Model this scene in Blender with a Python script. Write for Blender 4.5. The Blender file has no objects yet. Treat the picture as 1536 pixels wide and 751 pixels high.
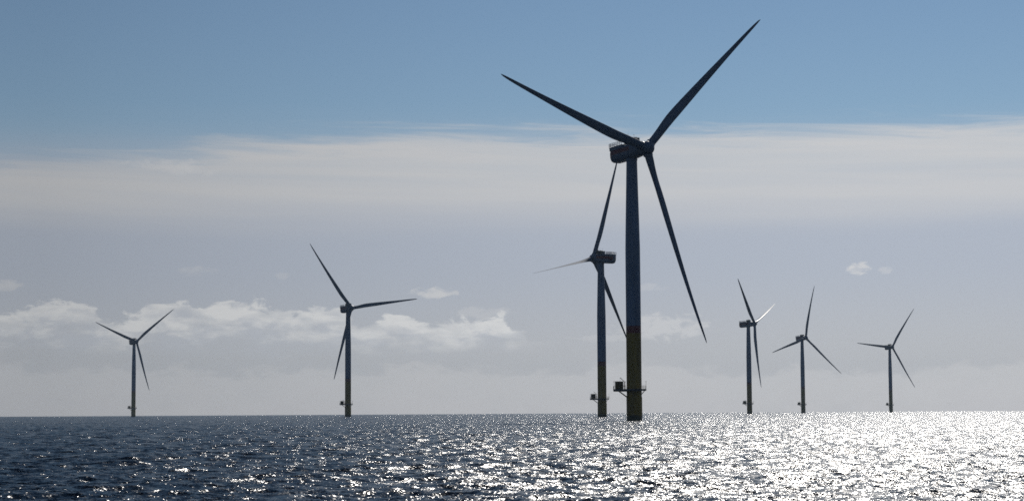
import bpy, bmesh, math, random
import numpy as np
from mathutils import Vector, Matrix, Euler

random.seed(7)
rng = np.random.default_rng(11)
R_ = math.radians
S = bpy.context.scene
COL = S.collection

# ------------------------------------------------------------------ camera
EARTH = 6.371e6
CAM_H = 4.0
cam_d = bpy.data.cameras.new('camera')
cam = bpy.data.objects.new('camera', cam_d)
COL.objects.link(cam)
cam_d.sensor_width = 36.0
cam_d.lens = 36.0 * 2866.0 / 1536.0
cam_d.clip_start = 0.5
cam_d.clip_end = 60000.0
pitch, roll = R_(4.812), R_(0.317)
fwd = Vector((0, math.cos(pitch), math.sin(pitch)))
r0 = Vector((1, 0, 0))
u0 = r0.cross(fwd)
rt = r0 * math.cos(roll) - u0 * math.sin(roll)
up = rt.cross(fwd)
M = Matrix((rt, up, -fwd)).transposed().to_4x4()
M.translation = (0, 0, CAM_H)
cam.matrix_world = M
S.camera = cam

# ------------------------------------------------------------------ light
SUN_EL, SUN_AZ = 31.5, 14.5           # degrees; azimuth from +Y towards +X
SUN_DIR = Vector((math.sin(R_(SUN_AZ)) * math.cos(R_(SUN_EL)),
                  math.cos(R_(SUN_AZ)) * math.cos(R_(SUN_EL)), math.sin(R_(SUN_EL))))
sd = bpy.data.lights.new('sun', 'SUN')
sun = bpy.data.objects.new('sun', sd)
COL.objects.link(sun)
sd.energy = 5.0
sd.angle = R_(0.53)
sd.color = (1.0, 0.95, 0.88)
sun.rotation_euler = SUN_DIR.to_track_quat('Z', 'Y').to_euler()
sun.location = (200, 800, 600)

S.view_settings.view_transform = 'Standard'
S.view_settings.look = 'None'
S.view_settings.exposure = -0.35
S.view_settings.gamma = 1.0
S.view_settings.use_curve_mapping = False
S.cycles.use_denoising = False
S.cycles.sample_clamp_direct = 80.0
S.cycles.sample_clamp_indirect = 6.0
S.cycles.filter_width = 1.65
S.cycles.max_bounces = 6
S.cycles.volume_bounces = 0
S.cycles.caustics_reflective = False
S.cycles.caustics_refractive = False


# ------------------------------------------------------------------ node helper
class NT:
    def __init__(self, tree):
        self.t = tree

    def new(self, kind, **kw):
        n = self.t.nodes.new(kind)
        for k, v in kw.items():
            setattr(n, k, v)
        return n

    def put(self, sock, v):
        if isinstance(v, bpy.types.NodeSocket):
            self.t.links.new(v, sock)
        else:
            sock.default_value = v

    def m(self, op, a, b=0.0, c=0.0, clamp=False):
        n = self.new('ShaderNodeMath', operation=op, use_clamp=clamp)
        for i, v in enumerate((a, b, c)):
            self.put(n.inputs[i], v)
        return n.outputs[0]

    def sstep(self, v, lo, hi, tlo=0.0, thi=1.0):
        n = self.new('ShaderNodeMapRange', interpolation_type='SMOOTHSTEP')
        for i, x in enumerate((v, lo, hi, tlo, thi)):
            self.put(n.inputs[i], x)
        return n.outputs[0]

    def lin(self, v, lo, hi, tlo=0.0, thi=1.0):
        n = self.new('ShaderNodeMapRange')
        for i, x in enumerate((v, lo, hi, tlo, thi)):
            self.put(n.inputs[i], x)
        return n.outputs[0]

    def xyz(self, x, y, z=0.0):
        n = self.new('ShaderNodeCombineXYZ')
        for i, v in enumerate((x, y, z)):
            self.put(n.inputs[i], v)
        return n.outputs[0]

    def noise(self, vec, scale, detail=3.0, rough=0.5, dist=0.0, color=False):
        n = self.new('ShaderNodeTexNoise')
        self.put(n.inputs['Vector'], vec)
        self.put(n.inputs['Scale'], scale)
        self.put(n.inputs['Detail'], detail)
        self.put(n.inputs['Roughness'], rough)
        self.put(n.inputs['Distortion'], dist)
        return n.outputs['Color' if color else 'Fac']

    def mix(self, f, a, b):
        n = self.new('ShaderNodeMix', data_type='RGBA')
        self.put(n.inputs[0], f)
        self.put(n.inputs[6], a)
        self.put(n.inputs[7], b)
        return n.outputs[2]

    def vm(self, op, a, b=None, s=None):
        n = self.new('ShaderNodeVectorMath', operation=op)
        self.put(n.inputs[0], a)
        if b is not None:
            self.put(n.inputs[1], b)
        if s is not None:
            self.put(n.inputs['Scale'], s)
        return n


# ------------------------------------------------------------------ sky
world = bpy.data.worlds.new('World')
S.world = world
world.use_nodes = True
world.node_tree.nodes.clear()
W = NT(world.node_tree)
SKY_STRENGTH = 0.068
sky = W.new('ShaderNodeTexSky', sky_type='NISHITA')
sky.sun_disc = False
sky.sun_elevation = R_(SUN_EL)
sky.sun_rotation = R_(SUN_AZ)
sky.altitude = 0.0
sky.air_density = 1.0
sky.dust_density = 0.0
sky.ozone_density = 3.0
tc = W.new('ShaderNodeTexCoord')
dirn = tc.outputs['Generated']
sp = W.new('ShaderNodeSeparateXYZ')
W.put(sp.inputs[0], dirn)
dx, dy, dz = sp.outputs
DEG = 180 / math.pi
el = W.m('MULTIPLY', W.m('ARCSINE', dz), DEG)                       # degrees above the sea
az = W.m('MULTIPLY', W.m('ARCTAN2', dx, dy), DEG)                   # degrees, 0 = straight ahead
dotn = W.vm('DOT_PRODUCT', dirn, tuple(SUN_DIR)).outputs['Value']
# clouds and sea haze glow towards the sun and are dull opposite it
side = W.m('COSINE', W.m('MULTIPLY', W.m('SUBTRACT', az, SUN_AZ), math.pi / 180))
glow = W.m('MULTIPLY', W.sstep(dotn, -0.25, 0.95, 0.18, 1.02), W.lin(side, 0.88, 1.0, 0.70, 1.0))
GAIN = 1.0 / SKY_STRENGTH * 2 ** (-S.view_settings.exposure)


def cloud_rgb(r, g, b):
    def l(c):
        c /= 255.0
        return c / 12.92 if c <= 0.04045 else ((c + 0.055) / 1.055) ** 2.4
    col = W.new('ShaderNodeRGB')
    col.outputs[0].default_value = (l(r) * GAIN, l(g) * GAIN, l(b) * GAIN, 1)
    return W.vm('SCALE', col.outputs[0], s=glow).outputs[0]


out = W.vm('SCALE', sky.outputs[0], s=W.lin(side, 0.88, 1.0, 0.80, 1.03)).outputs[0]
# low grey-blue haze layer under the veil
streak = W.noise(W.xyz(W.m('MULTIPLY', az, 0.05), W.m('MULTIPLY', el, 0.9), 3.1), 1.0, 4.0, 0.55)
hz = W.sstep(W.m('ADD', el, W.m('MULTIPLY', W.m('SUBTRACT', streak, 0.5), 1.2)), 9.2, 5.8)
warm = W.sstep(el, 4.6, 1.2)
out = W.mix(W.m('MULTIPLY', hz, 0.92), out, W.mix(warm, cloud_rgb(178, 184, 197), cloud_rgb(190, 191, 196)))
# pale veil (cirrostratus) with a wispy upper edge
slant = W.m('ADD', el, W.m('MULTIPLY', az, 0.03))
wisp = W.noise(W.xyz(W.m('MULTIPLY', az, 0.2), W.m('MULTIPLY', slant, 3.0), 0.0), 1.0, 8.0, 0.66, 0.6)
wisp2 = W.noise(W.xyz(W.m('MULTIPLY', az, 0.045), W.m('MULTIPLY', el, 0.25), 9.0), 1.0, 2.0, 0.5)
edge = W.m('ADD', W.sstep(az, -16.0, -2.0, 7.35, 8.35), W.sstep(az, -2.0, 14.0, 0.0, 0.12))
h1 = W.m('SUBTRACT', W.m('ADD', el, W.m('ADD', W.m('MULTIPLY', W.m('SUBTRACT', wisp, 0.5), 1.9),
                                        W.m('MULTIPLY', W.m('SUBTRACT', wisp2, 0.5), 0.8))), edge)
top = W.m('POWER', W.sstep(h1, 0.38, -0.55), 1.2)
bot = W.sstep(W.m('ADD', el, W.m('MULTIPLY', W.m('SUBTRACT', streak, 0.5), 0.8)), 5.1, 6.55)
band = W.noise(W.xyz(W.m('MULTIPLY', az, 0.07), W.m('MULTIPLY', slant, 1.7), 5.5), 1.0, 7.0, 0.6, 0.6)
veil = W.m('MULTIPLY', W.m('MULTIPLY', top, bot), W.lin(band, 0.32, 0.66, 0.68, 0.98))
out = W.mix(veil, out, cloud_rgb(201, 202, 204))
# cumulus bank low over the sea
lump = W.noise(W.xyz(W.m('MULTIPLY', az, 0.8), W.m('MULTIPLY', el, 1.5), 4.4), 1.0, 7.0, 0.55, 0.15)
lumpb = W.noise(W.xyz(W.m('MULTIPLY', az, 0.22), 0.0, 17.3), 1.0, 2.0, 0.5)
shade = W.noise(W.xyz(W.m('MULTIPLY', az, 1.0), W.m('MULTIPLY', el, 2.9), 12.0), 1.0, 6.0, 0.6, 0.4)


def bank(base, height, soft, lo, hi, jitter):
    """share of cloud at this direction: flat base, bumpy top; lo..hi = reach in azimuth"""
    crest = W.m('ADD', base, W.m('MULTIPLY', height, W.m('ADD', W.m('MULTIPLY', W.m('SUBTRACT', lumpb, 0.5), 1.1), 1.0)))
    reach = W.m('MULTIPLY', W.sstep(az, lo[0], lo[1]), W.sstep(az, hi[1], hi[0]))
    crest = W.m('ADD', W.m('MULTIPLY', W.m('SUBTRACT', crest, base), reach), base)
    d = W.m('SUBTRACT', W.m('ADD', crest, W.m('MULTIPLY', W.m('SUBTRACT', lump, 0.5), jitter)), el)
    a = W.sstep(d, 0.0, soft)
    b = W.sstep(W.m('ADD', el, W.m('MULTIPLY', W.m('SUBTRACT', shade, 0.5), 0.25)), base - 0.22, base + 0.22)
    return W.m('MULTIPLY', W.m('MULTIPLY', a, b), reach), d


# heights of the heaps along the bank: photo pixel column -> degrees above the base
heap = ((0, .97), (30, .88), (70, 1.25), (120, 1.28), (150, 1.0), (185, .68), (230, 1.05), (280, 1.2), (330, 1.25), (400, 1.15), (450, 1.0),
        (500, 1.0), (540, .7), (600, .75), (650, .55), (700, .75), (740, .85), (765, .5), (790, .22), (830, .1), (850, 0.0))
fc = W.new('ShaderNodeFloatCurve')
cv = fc.mapping.curves[0]
AZ0, AZ1 = -16.0, 1.9
pts_ = [(0.0, .55)] + [(((x - 768) / 50.0 - AZ0) / (AZ1 - AZ0), h / 1.6) for x, h in heap] + [(1.0, 0.0)]
cv.points[0].location, cv.points[1].location = pts_[0], pts_[-1]
for p_ in pts_[1:-1]:
    cv.points.new(*p_)
fc.mapping.update()
W.put(fc.inputs['Value'], W.lin(az, AZ0, AZ1))
hh = W.m('MULTIPLY', fc.outputs[0], 1.6)
base = 1.86
some = W.sstep(hh, 0.0, 0.6)
puff = W.noise(W.xyz(W.m('MULTIPLY', az, 1.25), W.m('MULTIPLY', el, 2.5), 2.2), 1.0, 9.0, 0.6, 0.35)
depth = W.m('SUBTRACT', W.m('ADD', W.m('ADD', base + 0.24, hh), W.m('MULTIPLY', W.m('SUBTRACT', puff, 0.5), 1.5)), el)
under = W.sstep(W.m('ADD', el, W.m('MULTIPLY', W.m('SUBTRACT', lump, 0.5), 1.0)), base - 0.45, base + 0.5)
holes = W.lin(W.noise(W.xyz(W.m('MULTIPLY', az, 0.7), W.m('MULTIPLY', el, 2.2), 31.0), 1.0, 5.0, 0.55), 0.36, 0.55, 0.5, 1.0)
cum = W.m('MULTIPLY', W.m('MULTIPLY', W.m('MULTIPLY', W.sstep(depth, 0.0, 0.2), under), some), holes)
lit = W.sstep(W.m('ADD', depth, W.m('MULTIPLY', W.m('SUBTRACT', shade, 0.5), 3.2)), 0.05, 1.3)
out = W.mix(W.m('MULTIPLY', cum, 0.9), out, W.mix(lit, cloud_rgb(229, 229, 228), cloud_rgb(194, 198, 205)))
# soft far bank down to the horizon
lowb, _ = bank(-2.0, 3.6, 1.9, (-80, -60), (60, 80), 1.6)
out = W.mix(W.m('MULTIPLY', lowb, 0.75), out, cloud_rgb(204, 202, 203))
# a nearer row of low heaps in front of it
d2 = W.m('SUBTRACT', W.m('ADD', W.m('ADD', 1.38, W.m('MULTIPLY', W.m('SUBTRACT', lumpb, 0.5), 1.3)), W.m('MULTIPLY', W.m('SUBTRACT', puff, 0.5), 1.3)), el)
out = W.mix(W.m('MULTIPLY', W.m('MULTIPLY', W.sstep(d2, 0.0, 0.3), W.sstep(d2, 2.0, 0.2)), 0.5), out, cloud_rgb(211, 210, 210))
# single small clouds: centre azimuth, elevation, half width, half height, opacity
for ca, ce, wa, we, op in ((-2.35, 3.55, 0.66, 0.17, 0.95), (-10.4, 7.3, 1.2, 0.2, 0.45), (-9.6, 7.15, 0.8, 0.14, 0.4), (10.3, 4.15, 0.36, 0.17, 1.0), (11.1, 4.08, 0.2, 0.12, 0.4),
                           (-14.9, 3.72, 0.55, 0.17, 0.6), (-9.4, 4.2, 0.55, 0.16, 0.28), (4.4, 2.45, 1.4, 0.42, 0.8),
                           (2.9, 2.15, 1.1, 0.13, 0.4), (-6.9, 4.05, 0.2, 0.12, 0.25), (-0.9, 2.95, 0.9, 0.2, 0.4),
                           (4.1, 3.68, 0.5, 0.12, 0.3)):
    q = W.m('ADD', W.m('POWER', W.m('DIVIDE', W.m('ABSOLUTE', W.m('SUBTRACT', az, ca)), wa), 2.0),
            W.m('POWER', W.m('DIVIDE', W.m('ABSOLUTE', W.m('SUBTRACT', el, ce)), we), 2.0))
    pn = W.noise(W.xyz(W.m('MULTIPLY', az, 2.3), W.m('MULTIPLY', el, 4.8), ca), 1.0, 6.0, 0.62, 0.4)
    msk = W.sstep(W.m('ADD', q, W.m('MULTIPLY', W.m('SUBTRACT', pn, 0.5), 5.0)), 1.25, 0.0)
    out = W.mix(W.m('MULTIPLY', msk, op), out, cloud_rgb(208, 209, 211))
bg = W.new('ShaderNodeBackground')
W.put(bg.inputs[0], out)
bg.inputs[1].default_value = SKY_STRENGTH
wo = W.new('ShaderNodeOutputWorld')
W.put(wo.inputs[0], bg.outputs[0])


# ------------------------------------------------------------------ materials
def paint(name, rgb, rough=0.45, var=0.12, scale=0.35, streaks=True, metal=0.0, spec=0.35):
    m = bpy.data.materials.new(name)
    m.use_nodes = True
    N = NT(m.node_tree)
    b = m.node_tree.nodes['Principled BSDF']
    t = N.new('ShaderNodeTexCoord')
    mp = N.new('ShaderNodeMapping')
    N.put(mp.inputs['Vector'], t.outputs['Object'])
    mp.inputs['Scale'].default_value = (1, 1, 0.12 if streaks else 1)
    n1 = N.noise(mp.outputs[0], scale, 5.0, 0.6)
    n2 = N.noise(t.outputs['Object'], scale * 7, 3.0, 0.5)
    f = N.m('ADD', N.m('MULTIPLY', n1, 0.75), N.m('MULTIPLY', n2, 0.25))
    f = N.sstep(f, 0.38, 0.66)
    dark = tuple(c * (1 - 2.2 * var) for c in rgb) + (1,)
    lite = tuple(min(1, c * (1 + var)) for c in rgb) + (1,)
    N.put(b.inputs['Base Color'], N.mix(f, dark, lite))
    N.put(b.inputs['Roughness'], N.m('ADD', rough, N.m('MULTIPLY', N.m('SUBTRACT', n2, 0.5), 0.2)))
    b.inputs['Metallic'].default_value = metal
    b.inputs['Specular IOR Level'].default_value = spec
    return m


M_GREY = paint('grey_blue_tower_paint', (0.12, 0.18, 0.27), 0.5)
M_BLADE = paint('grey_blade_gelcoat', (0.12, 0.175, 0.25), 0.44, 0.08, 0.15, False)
M_MATT = paint('low_glint_matt_blade', (0.11, 0.155, 0.22), 0.75, 0.12, 0.15, False, 0.0, 0.12)  # copy of the blade gelcoat, made darker and matt to suppress sun glints
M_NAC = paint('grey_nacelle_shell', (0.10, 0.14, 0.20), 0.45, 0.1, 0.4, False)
M_YEL = paint('weathered_yellow_paint', (0.28, 0.165, 0.010), 0.55, 0.2, 0.5)
M_RED = paint('dark_red_paint', (0.17, 0.022, 0.03), 0.5, 0.15, 0.5, False)
M_STEEL = paint('galvanised_steel', (0.22, 0.23, 0.24), 0.45, 0.15, 1.0, False, 0.4)
M_DARK = paint('dark_grid_steel', (0.07, 0.075, 0.08), 0.6, 0.15, 1.0, False)
M_CRATE = paint('brown_container_paint', (0.16, 0.10, 0.03), 0.6, 0.2, 0.8, False)
M_WEED = paint('wet_algae_growth', (0.035, 0.045, 0.02), 0.35, 0.25, 0.9, False)
M_MESH = paint('pale_railing_panel', (0.35, 0.35, 0.36), 0.5, 0.1, 1.0, False)


# ------------------------------------------------------------------ mesh helpers
def link(name, bm, mats, parent=None, smooth=True):
    me = bpy.data.meshes.new(name)
    bm.normal_update()
    bm.to_mesh(me)
    bm.free()
    for mt in (mats if isinstance(mats, (list, tuple)) else [mats]):
        me.materials.append(mt)
    if smooth:
        me.polygons.foreach_set('use_smooth', [True] * len(me.polygons))
        try:
            me.set_sharp_from_angle(angle=R_(38))
        except Exception:
            pass
    o = bpy.data.objects.new(name, me)
    COL.objects.link(o)
    if parent:
        o.parent = parent
    return o


def loft(bm, rings, cap=True, mat=None):
    """rings: lists of points, same count, closed around"""
    vs = [[bm.verts.new(p) for p in r] for r in rings]
    n = len(vs[0])
    for i in range(len(vs) - 1):
        for j in range(n):
            k = (j + 1) % n
            f = bm.faces.new((vs[i][j], vs[i][k], vs[i + 1][k], vs[i + 1][j]))
            if mat:
                f.material_index = mat(i, j)
    if cap:
        bm.faces.new(vs[0][::-1])
        bm.faces.new(vs[-1])
    return vs


def lathe(bm, prof, n=48, axis='z', cap=True):
    rings = []
    for r, h in prof:
        ring = []
        for j in range(n):
            a = 2 * math.pi * j / n
            if axis == 'z':
                ring.append((r * math.cos(a), r * math.sin(a), h))
            else:                                   # along -y
                ring.append((r * math.cos(a), -h, r * math.sin(a)))
        rings.append(ring)
    loft(bm, rings, cap)


def tube(bm, a, b, r, n=8, r2=None):
    a, b = Vector(a), Vector(b)
    d = (b - a).normalized()
    x = d.orthogonal().normalized()
    y = d.cross(x)
    r2 = r if r2 is None else r2
    loft(bm, [[p + (x * math.cos(2 * math.pi * j / n) + y * math.sin(2 * math.pi * j / n)) * q for j in range(n)]
              for p, q in ((a, r), (b, r2))])


def box(bm, lo, hi, bev=0.0):
    r = bmesh.ops.create_cube(bm, size=1.0)
    c = [(lo[i] + hi[i]) / 2 for i in range(3)]
    s = [hi[i] - lo[i] for i in range(3)]
    for v in r['verts']:
        v.co = Vector((c[i] + v.co[i] * s[i] for i in range(3)))
    if bev:
        es = {e for v in r['verts'] for e in v.link_edges}
        bmesh.ops.bevel(bm, geom=list(es), offset=bev, segments=2, affect='EDGES', profile=0.5)


# ------------------------------------------------------------------ sea
def build_sea():
    # a wind sea as the sum of many small waves, finer close to the shore of the picture, coarser far off
    nw = 190
    lam = np.exp(rng.uniform(math.log(0.30), math.log(16.0), nw))
    main = R_(128.0)                                 # the waves run away from the camera to the far left
    spread = rng.normal(0, 0.62, nw)
    th = main + spread
    k = 2 * np.pi / lam
    per = np.where(lam > 10, 0.08, np.where(lam > 4, 0.18, np.where(lam > 1.6, 0.55, 1.0))) * np.exp(-(spread / 1.6) ** 2)
    slope2 = SLOPE ** 2 * 2 * per / per.sum()        # slope variance share of each wave
    amp = np.sqrt(slope2) / k
    ph = rng.uniform(0, 2 * np.pi, nw)
    kx, ky = k * np.cos(th), k * np.sin(th)

    fine = np.arange(R_(-20), R_(20), 0.00105)
    rest = np.radians(np.concatenate([np.arange(22, 60, 2.5), np.arange(60, 300, 8), np.arange(300, 339, 2.5)]))
    azs = np.concatenate([fine, rest])
    daz = np.diff(np.append(azs, azs[0] + 2 * np.pi))
    daz = np.maximum(daz, np.roll(daz, 1))
    rr = [22.0]
    while rr[-1] < 9000:
        r = rr[-1]
        if r < 70:
            d = 0.006 * r
        elif r < 3600:
            d = min(0.0019 * r, 2.8)
        else:
            d = min(2.8 + (r - 3600) * 0.01, 20)
        rr.append(r + d)
    rr = np.array(rr)
    nr, na = len(rr), len(azs)
    sa, ca = np.sin(azs), np.cos(azs)
    co = np.zeros((nr, na, 3), np.float32)
    lost = np.zeros((nr, na), np.float32)
    for i, r in enumerate(rr):
        x, y = r * sa, r * ca
        dr = rr[min(i + 1, nr - 1)] - rr[max(i - 1, 0)]
        dr = dr / 2
        sp_ = np.maximum(dr * 0.8, r * daz)
        z = -(r * r) / (2 * EARTH) + np.zeros(na)
        hx = np.zeros(na)
        hy = np.zeros(na)
        smin = sp_.min()
        for q in np.nonzero(lam > 1.9 * smin)[0]:
            w = np.clip((lam[q] / sp_ - 1.9) / 1.8, 0, 1)
            a = kx[q] * x + ky[q] * y + ph[q]
            z += w * amp[q] * np.cos(a)
            s_ = w * amp[q] * np.sin(a) * 0.75
            hx -= s_ * math.cos(th[q])
            hy -= s_ * math.sin(th[q])
        wq = np.clip((lam[:, None] / np.array([sp_[0], sp_[len(fine) + 3]])[None] - 1.9) / 1.8, 0, 1)
        lv = ((1 - wq ** 2) * slope2[:, None]).sum(0) / 2
        lost[i] = np.where(np.arange(na) < len(fine), math.sqrt(lv[0]), math.sqrt(lv[1]))
        co[i, :, 0] = x + hx
        co[i, :, 1] = y + hy
        co[i, :, 2] = z
    verts = co.reshape(-1, 3)
    verts = np.vstack([verts, [[0, 0, -0.2]]]).astype(np.float32)
    idx = np.arange(nr * na).reshape(nr, na)
    a = idx[:-1, :]
    b = idx[1:, :]
    quads = np.stack([a, np.roll(a, -1, 1), np.roll(b, -1, 1), b], -1).reshape(-1, 4)[:, ::-1]
    tris = np.stack([idx[0], np.full(na, nr * na), np.roll(idx[0], -1)], -1)[:, ::-1]
    me = bpy.data.meshes.new('sea')
    me.vertices.add(len(verts))
    me.vertices.foreach_set('co', verts.ravel())
    loops = np.concatenate([quads.ravel(), tris.ravel()]).astype(np.int32)
    me.loops.add(len(loops))
    me.loops.foreach_set('vertex_index', loops)
    st = np.concatenate([np.arange(len(quads)) * 4, len(quads) * 4 + np.arange(len(tris)) * 3]).astype(np.int32)
    me.polygons.add(len(st))
    me.polygons.foreach_set('loop_start', st)
    me.update(calc_edges=True)
    me.polygons.foreach_set('use_smooth', np.ones(len(st), bool))
    at = me.attributes.new('fine_ripple', 'FLOAT', 'POINT')
    at.data.foreach_set('value', np.append(lost.ravel(), 0.1).astype(np.float32))
    o = bpy.data.objects.new('sea', me)
    COL.objects.link(o)
    o['kind'] = 'structure'
    o['label'] = 'dark blue choppy sea with white sun glitter'
    m = bpy.data.materials.new('sea_water')
    m.use_nodes = True
    N = NT(m.node_tree)
    bs = m.node_tree.nodes['Principled BSDF']
    bs.inputs['Base Color'].default_value = (0.0018, 0.0105, 0.024, 1)
    bs.inputs['IOR'].default_value = 1.333
    bs.inputs['Specular IOR Level'].default_value = 0.085
    t = N.new('ShaderNodeTexCoord')
    g = N.new('ShaderNodeNewGeometry')
    av = N.new('ShaderNodeAttribute', attribute_name='fine_ripple')
    sig = N.m('SQRT', N.m('ADD', N.m('POWER', N.m('MULTIPLY', av.outputs['Fac'], LOSTK), 2.0), RIPPLE ** 2))
    # ripples too small for the mesh tilt the surface a little this way and that
    # gusty patches: calm slicks and rougher cat's paws
    gust = N.noise(t.outputs['Object'], 1.1, 3.0, 0.6)
    sig = N.m('MULTIPLY', sig, N.lin(gust, 0.34, 0.66, 0.5, 1.6))
    # capillary ripples far below the mesh size count as roughness
    N.put(bs.inputs['Roughness'], N.m('ADD', 0.07, N.m('MULTIPLY', av.outputs['Fac'], 0.64)))
    nz = [N.vm('SUBTRACT', N.noise(t.outputs['Object'], s_, d_, 0.6, color=True), (0.5, 0.5, 0.5)).outputs[0]
          for s_, d_ in ((0.8, 5.0), (7.0, 3.0))]
    both = N.vm('ADD', nz[0], nz[1]).outputs[0]
    tilt = N.vm('MULTIPLY', N.vm('SCALE', both, s=N.m('MULTIPLY', sig, 7.0)).outputs[0], (1, 1, 0)).outputs[0]
    nn = N.vm('NORMALIZE', N.vm('ADD', g.outputs['Normal'], tilt).outputs[0]).outputs[0]
    N.put(bs.inputs['Normal'], nn)
    me.materials.append(m)
    return o


SLOPE, RIPPLE, LOSTK = 0.235, 0.135, 1.0
build_sea()

# ------------------------------------------------------------------ wind turbines
HUB_H, ROTOR = 110.0, 80.0
FOUND_TOP, BAND_TOP, DECK_Z = 35.5, 38.4, 12.6


def blade_mesh():
    bm = bmesh.new()
    rings = []
    n = 28
    stations = [0, .008, .02, .035, .05, .07, .09, .115, .14, .17, .2, .24, .28, .33, .38, .44, .5, .56, .62, .68, .74, .8,
                .85, .9, .935, .96, .98, .992, 1.0]

    def interp(tab, s):
        return float(np.interp(s, [a for a, _ in tab], [b for _, b in tab]))
    chord = [(0, 3.4), (.03, 3.4), (.09, 3.6), (.16, 4.0), (.22, 4.2), (.3, 4.05), (.45, 3.4), (.6, 2.7), (.75, 2.0), (.88, 1.5),
             (.95, 1.1), (.98, .75), (.995, .4), (1, .12)]
    thick = [(0, 1), (.03, 1), (.09, .72), (.16, .46), (.25, .34), (.45, .25), (.7, .2), (1, .17)]
    twist = [(0, 15), (.15, 13), (.3, 8), (.5, 4.5), (.75, 1.5), (1, -1)]
    for s in stations:
        c, t, tw = interp(chord, s) * .95, interp(thick, s), R_(interp(twist, s))
        rnd = float(np.clip(1 - (s - .02) / .19, 0, 1))
        rnd = rnd * rnd * (3 - 2 * rnd)
        z = 2.2 + s * (ROTOR - 2.2)
        ring = []
        for j in range(n):
            a = 2 * math.pi * j / n
            u = 0.5 * (1 + math.cos(a))                       # 1 = trailing edge .. 0 = leading edge
            yt = 5 * (.2969 * math.sqrt(u) - .126 * u - .3516 * u * u + .2843 * u ** 3 - .1036 * u ** 4) * t
            sg = 1 if a <= math.pi else -1
            ax, ay = (0.32 - u) * c, sg * yt * c * (1.0 if sg > 0 else 0.75)
            cx_, cy_ = -math.cos(a) * c / 2, math.sin(a) * c * t / 2
            px, py = ax * (1 - rnd) + cx_ * rnd, ay * (1 - rnd) + cy_ * rnd
            # twist: leading edge (+x) turns into the wind (-y)
            x = px * math.cos(tw) + py * math.sin(tw)
            y = -px * math.sin(tw) + py * math.cos(tw)
            ring.append((x, y, z))
        rings.append(ring)
    loft(bm, rings)
    return bm


def bend(bm, pre):
    for v in bm.verts:
        v.co.y -= pre * max(0.0, v.co.z / ROTOR) ** 2.5


def hub_mesh():
    bm = bmesh.new()
    # spinner nose along -y, hub centre at the origin
    prof = [(2.35, -2.3), (2.75, -2.0), (2.9, -1.2), (2.95, 0.0), (2.85, 1.0), (2.5, 1.95), (1.9, 2.7), (1.2, 3.15), (.5, 3.35), (.08, 3.4)]
    lathe(bm, prof, 40, 'y')
    for kk in range(3):
        a = kk * 2 * math.pi / 3
        d = Vector((math.sin(a), 0, math.cos(a)))
        tube(bm, d * 1.6, d * 3.35, 1.98, 28, 1.92)
    return bm


def superring(w, zt, zb, y, n=40, p=3.0):
    """rounded cross-section in x/z at y, from zb to zt, half width w"""
    c, h = (zt + zb) / 2, (zt - zb) / 2
    ring = []
    for j in range(n):
        a = 2 * math.pi * j / n
        ca, sa = math.cos(a), math.sin(a)
        ring.append((w * math.copysign(abs(ca) ** (2 / p), ca), y, c + h * math.copysign(abs(sa) ** (2 / p), sa)))
    return ring


def nacelle_mesh():
    """origin on the tower axis at hub height, rotor side towards -y"""
    bm = bmesh.new()
    ys = [(-6.4, 2.3, 2.3, -2.3), (-6.0, 2.75, 2.75, -2.7), (-4.8, 3.0, 3.0, -3.0), (-2.0, 3.1, 3.05, -3.25), (-1.95, 3.1, 3.05, -3.25),
          (2.0, 3.1, 3.05, -3.3), (6.5, 3.1, 3.05, -3.3), (9.2, 3.05, 3.0, -3.25), (10.4, 2.85, 2.85, -2.95), (11.0, 2.4, 2.5, -2.3), (11.25, 1.7, 1.9, -1.4)]
    rings = [superring(w, a, b, y) for y, w, a, b in ys]

    def mat(i, j):
        z = sum(rings[ii][jj][2] for ii in (i, i + 1) for jj in (j, (j + 1) % 40)) / 4
        return 1 if i >= 4 and -0.55 < z < 1.75 else 0
    loft(bm, rings, True, mat)
    return bm


def railing(bm, pts, h, r=0.05, mid=2, closed=False):
    seq = list(zip(pts, pts[1:] + (pts[:1] if closed else [])))[:len(pts) if closed else len(pts) - 1]
    for p in pts:
        tube(bm, p, (p[0], p[1], p[2] + h), r, 6)
    for a, b in seq:
        for q in range(1, mid + 1):
            z = h * q / mid
            tube(bm, (a[0], a[1], a[2] + z), (b[0], b[1], b[2] + z), r * .8, 5)


# platform at DECK_Z: ring round the pile and a landing area on the left (-x) that carries a container
def platform_mesh():
    bm = bmesh.new()
    n = 48
    lo, hi = [], []
    for j in range(n):
        a = 2 * math.pi * j / n
        lo.append((3.07 * math.cos(a), 3.07 * math.sin(a)))
        hi.append((4.95 * math.cos(a), 4.95 * math.sin(a)))
    V = [[bm.verts.new((x, y, z)) for x, y in ring] for ring in (lo, hi) for z in (-0.4, 0.32)]
    for j in range(n):
        k = (j + 1) % n
        bm.faces.new((V[1][j], V[3][j], V[3][k], V[1][k]))
        bm.faces.new((V[0][k], V[2][k], V[2][j], V[0][j]))
        bm.faces.new((V[2][j], V[2][k], V[3][k], V[3][j]))
    box(bm, (-8.4, -2.6, -0.34), (-4.2, 2.6, 0.30), 0.03)
    for y in (-2.2, 2.2):
        tube(bm, (-8.3, y, -0.5), (-2.2, y, -0.5), 0.2, 8)
    return bm


def landing_bracket_mesh():
    bm = bmesh.new()
    tube(bm, (-6.4, 0, -0.4), (-2.35, 0, -3.4), 0.17, 8)
    return bm


def ring_bracket_mesh():
    bm = bmesh.new()
    tube(bm, (4.6, 0, -0.3), (3.02, 0, -2.0), 0.11, 6)
    return bm


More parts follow.
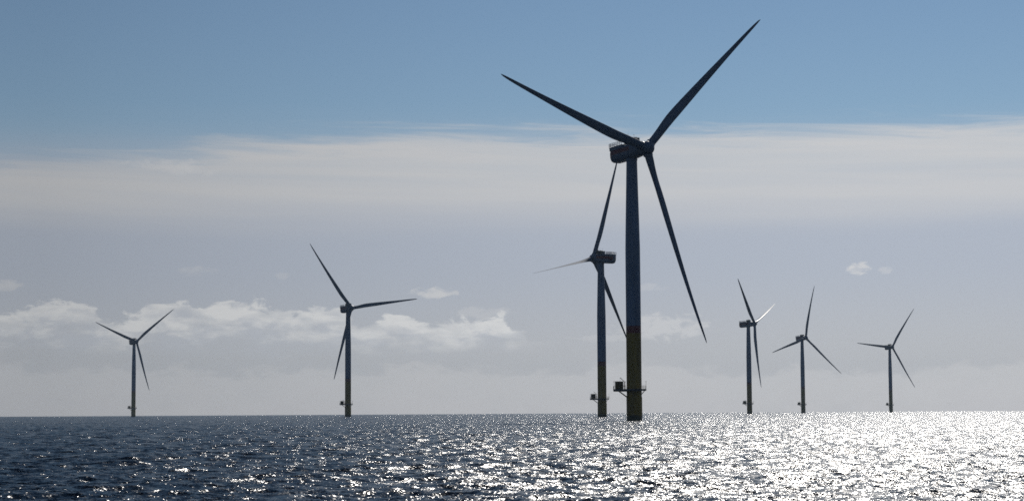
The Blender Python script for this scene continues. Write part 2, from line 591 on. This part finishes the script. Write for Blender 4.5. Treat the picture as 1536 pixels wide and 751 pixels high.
def deck_rail_mesh():
    bm = bmesh.new()
    pts = [(4.85 * math.cos(R_(a)), 4.85 * math.sin(R_(a)), 0.32) for a in range(-140, 141, 20)]
    pts = [(-8.3, -2.5, .3), (-6.9, -2.5, .3), (-5.6, -2.5, .3)] + pts + [(-5.6, 2.5, .3), (-6.9, 2.5, .3), (-8.3, 2.5, .3), (-8.3, .8, .3), (-8.3, -.8, .3)]
    railing(bm, pts, 1.25, 0.05, 2, True)
    for x, y in ((-8.3, -2.5), (4.75, -1.1), (-3.4, 3.3)):                 # lamp and aerial posts
        tube(bm, (x, y, .3), (x, y, 3.1), 0.06, 6)
        box(bm, (x - .13, y - .13, 3.1), (x + .13, y + .13, 3.45), .02)
    return bm


def container_mesh():
    bm = bmesh.new()
    box(bm, (-7.7, -1.5, 0.34), (-4.5, 1.5, 3.3), 0.06)
    for i in range(10):
        x = -7.5 + i * .31
        for y in (-1.5, 1.5):
            box(bm, (x, y - .05, .55), (x + .14, y + .05, 3.1))
    box(bm, (-7.8, -1.6, 3.3), (-4.4, 1.6, 3.42), .02)
    return bm


def davit_mesh():
    bm = bmesh.new()
    tube(bm, (-3.9, 1.6, .32), (-3.9, 1.6, 3.4), .16, 10)
    tube(bm, (-3.9, 1.6, 3.35), (-5.6, 2.2, 5.0), .12, 8)
    tube(bm, (-5.55, 2.2, 4.95), (-5.55, 2.2, 3.6), .03, 5)
    box(bm, (-4.15, 1.35, 1.3), (-3.7, 1.85, 1.9), .03)
    return bm


def hoist_mesh():
    bm = bmesh.new()
    box(bm, (-3.0, 2.6, 3.0), (3.0, 10.7, 3.3), .05)
    box(bm, (-2.9, 2.7, 1.8), (2.9, 10.6, 3.02), .05)
    return bm


def hoist_rail_mesh():
    bm = bmesh.new()
    pts = []
    for y in np.linspace(2.7, 10.6, 8):
        pts.append((-2.92, float(y), 3.3))
    for x in (-1.0, 1.0):
        pts.append((x, 10.6, 3.3))
    for y in np.linspace(10.6, 2.7, 8):
        pts.append((2.92, float(y), 3.3))
    railing(bm, pts, 1.55, .1, 3)
    return bm


def cooler_mesh():
    bm = bmesh.new()
    box(bm, (-2.5, -2.7, 3.0), (2.5, 1.5, 5.4), .12)
    for x in np.linspace(-2.2, 2.2, 9):
        box(bm, (x - .1, -2.78, 3.5), (x + .1, -2.7, 5.1))
    return bm


def mast_mesh():
    bm = bmesh.new()
    tube(bm, (0, -.3, 5.4), (0, -.3, 7.2), .05, 6)
    tube(bm, (-.4, -.3, 7.0), (.4, -.3, 7.0), .04, 6)
    return bm


def beacon_mesh():
    bm = bmesh.new()
    lathe(bm, [(.2, 0), (.2, .12), (.15, .14), (.15, .45), (.1, .55), (.02, .58)], 16)
    return bm


def pile_mesh():
    bm = bmesh.new()
    lathe(bm, [(3.2, -6), (3.2, 9.4), (3.17, 9.6), (3.06, 9.75), (3.06, 22.0), (3.1, 22.02), (3.1, 22.2), (3.06, 22.22), (3.05, FOUND_TOP)], 64)
    return bm


def splash_mesh():
    bm = bmesh.new()
    prof = [(3.215, -5.9), (3.225, 0.2), (3.215, 1.6), (3.203, 2.2)]
    lathe(bm, prof, 64, cap=False)
    for v in bm.verts:
        if v.co.z > 1.9:
            v.co.z += .5 * math.sin(3 * math.atan2(v.co.y, v.co.x)) * .4 + random.uniform(-.25, .25)
    return bm


def band_mesh():
    bm = bmesh.new()
    lathe(bm, [(3.05, FOUND_TOP), (3.12, FOUND_TOP + .03), (3.12, FOUND_TOP + .3), (3.05, FOUND_TOP + .33), (3.05, BAND_TOP)], 64)
    return bm


def tower_mesh():
    bm = bmesh.new()
    lathe(bm, [(3.05, BAND_TOP), (3.03, 55), (3.05, 55.02), (3.05, 55.18), (3.03, 55.2), (3.0, 70), (2.75, 82), (2.77, 82.02), (2.77, 82.18), (2.74, 82.2),
               (2.42, 96), (2.2, 106), (2.35, 106.2), (2.35, 106.9)], 64)
    return bm


# x, distance, yaw, rotor phase, tilt, cone, prebend, rotor radius, overhang, label
SPECS = [
    (49.3, 777.8, 36.67, 45.04, 1.37, 3.62, 3.71, 82.65, 9.43,
     'tallest wind turbine of all, dark against the sky with a red stripe along its nacelle'),
    (61.9, 1328.3, 234.77, 101.47, 3.73, -.24, 0.4, 76.6, 5.95,
     'wind turbine half hidden behind the tallest one, its rotor turned the opposite way'),
    (-168.4, 1958.0, 38.69, 82.13, 6.41, 2.5, 2.52, 80.96, 5.57,
     'wind turbine with one blade level, pointing at a small cloud over the cumulus bank'),
    (-559.5, 2826.5, 38.4, 50.21, 5.21, 4.16, 4.89, 75.6, 7.71,
     'small wind turbine before the cumulus bank, standing where the sea is darkest'),
    (291.3, 2359.2, 64.37, 72.11, 5.04, 2.97, 3.32, 80.9, 8.0,
     'wind turbine seen almost side on, with one bright sunlit blade'),
    (428.6, 2829.7, 34.11, 12.63, 4.57, 3.44, 3.89, 79.7, 8.1,
     'small wind turbine with one blade nearly upright, next to the side-on turbine'),
    (642.3, 3257.0, 24.68, 33.78, 4.19, 3.69, 4.28, 79.0, 7.64,
     'smallest wind turbine, over the brightest sun glitter with one blade level'),
]
FLEET = 'wind turbines standing in the sea'
proto = {}


def part(name, bm_fn, mats, parent, first, smooth=True):
    """first turbine: build the mesh; later ones: a copy of the first one's part"""
    if first:
        o = link(name, bm_fn(), mats, parent, smooth)
        proto[name] = o
    else:
        o = proto[name].copy()
        COL.objects.link(o)
        o.parent = parent
    return o


PITCH = {0: -6.0, 1: -86.0, 4: -72.0}                      # these two stand idle, blades turned out of the wind
for i, (x, y, yaw, ph, tilt, cone, pre, rad, ov, label) in enumerate(SPECS):
    first = i == 0
    t = bpy.data.objects.new('wind_turbine', None)
    COL.objects.link(t)
    t.empty_display_size = 5
    t.location = (x, y, -(x * x + y * y) / 2 / EARTH)
    t['label'] = label
    t['category'] = 'wind turbine'
    t['group'] = FLEET
    part('foundation', pile_mesh, M_YEL, t, first)
    part('algae_skirt', splash_mesh, M_WEED, t, first)
    part('paint_band', band_mesh, M_RED, t, first)
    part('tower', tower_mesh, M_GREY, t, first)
    p = part('platform', platform_mesh, M_DARK, t, first)
    p.location = (0, 0, DECK_Z)
    part('railing', deck_rail_mesh, M_YEL, p, first)
    part('container', container_mesh, M_CRATE, p, first, False)
    part('davit_crane', davit_mesh, M_YEL, p, first)
    for q, yb in enumerate((-1.9, 1.9)):
        part('landing_bracket', landing_bracket_mesh, M_YEL, p, first and q == 0).location = (0, yb, 0)
    for q, ab in enumerate((20, 75, 130, 230, 285, 340)):
        part('ring_bracket', ring_bracket_mesh, M_YEL, p, first and q == 0).rotation_euler = (0, 0, R_(ab))
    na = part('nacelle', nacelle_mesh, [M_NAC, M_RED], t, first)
    na.location = (0, 0, HUB_H)
    na.rotation_euler = (Matrix.Rotation(R_(yaw), 3, 'Z') @ Matrix.Rotation(-R_(5), 3, 'X')).to_euler()
    part('hoist_deck', hoist_mesh, M_NAC, na, first)
    part('hoist_railing', hoist_rail_mesh, M_MESH, na, first, False)
    part('cooler', cooler_mesh, M_DARK, na, first)
    for q, xb in enumerate((-1.6, 1.6)):
        part('weather_mast', mast_mesh, M_STEEL, na, first and q == 0).location = (xb, 0, 0)
        part('beacon', beacon_mesh, M_RED, na, first and q == 0).location = (xb, -1.6, 5.4)
    B = Matrix.Rotation(R_(yaw), 4, 'Z') @ Matrix.Rotation(-R_(tilt), 4, 'X')
    centre = Vector((0, 0, HUB_H)) + B.to_3x3() @ Vector((0, -ov, 0))
    hb = part('hub', hub_mesh, M_NAC, t, first)
    hb.matrix_local = Matrix.Translation(centre) @ B @ Matrix.Rotation(R_(ph), 4, 'Y')
    bmb = blade_mesh()
    bend(bmb, pre)
    b0 = None
    for kk in range(3):
        if kk == 0:
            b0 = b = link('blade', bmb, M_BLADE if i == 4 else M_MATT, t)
        else:
            b = b0.copy()
            COL.objects.link(b)
            b.parent = t
        b.matrix_local = (Matrix.Translation(centre) @ B @ Matrix.Rotation(R_(ph + kk * 120), 4, 'Y')
                          @ Matrix.Rotation(R_(cone), 4, 'X') @ Matrix.Rotation(R_(PITCH.get(i, 0.0)), 4, 'Z') @ Matrix.Diagonal((1, 1, rad / ROTOR, 1)))

# ------------------------------------------------------------------ haze
HAZE = 0.000032
if HAZE > 0:
    bm = bmesh.new()
    box(bm, (-9400, -9400, -20.0), (9400, 9400, 230.0))
    hz_m = bpy.data.materials.new('sea_haze')
    hz_m.use_nodes = True
    nt = hz_m.node_tree
    nt.nodes.clear()
    vo = nt.nodes.new('ShaderNodeVolumePrincipled')
    vo.inputs['Color'].default_value = (0.64, 0.82, 1.0, 1)
    vo.inputs['Density'].default_value = HAZE
    vo.inputs['Anisotropy'].default_value = 0.0
    om = nt.nodes.new('ShaderNodeOutputMaterial')
    nt.links.new(vo.outputs[0], om.inputs['Volume'])
    hzo = link('haze', bm, hz_m, None, False)
    hzo['kind'] = 'stuff'
    hzo['label'] = 'thin pale sea haze'
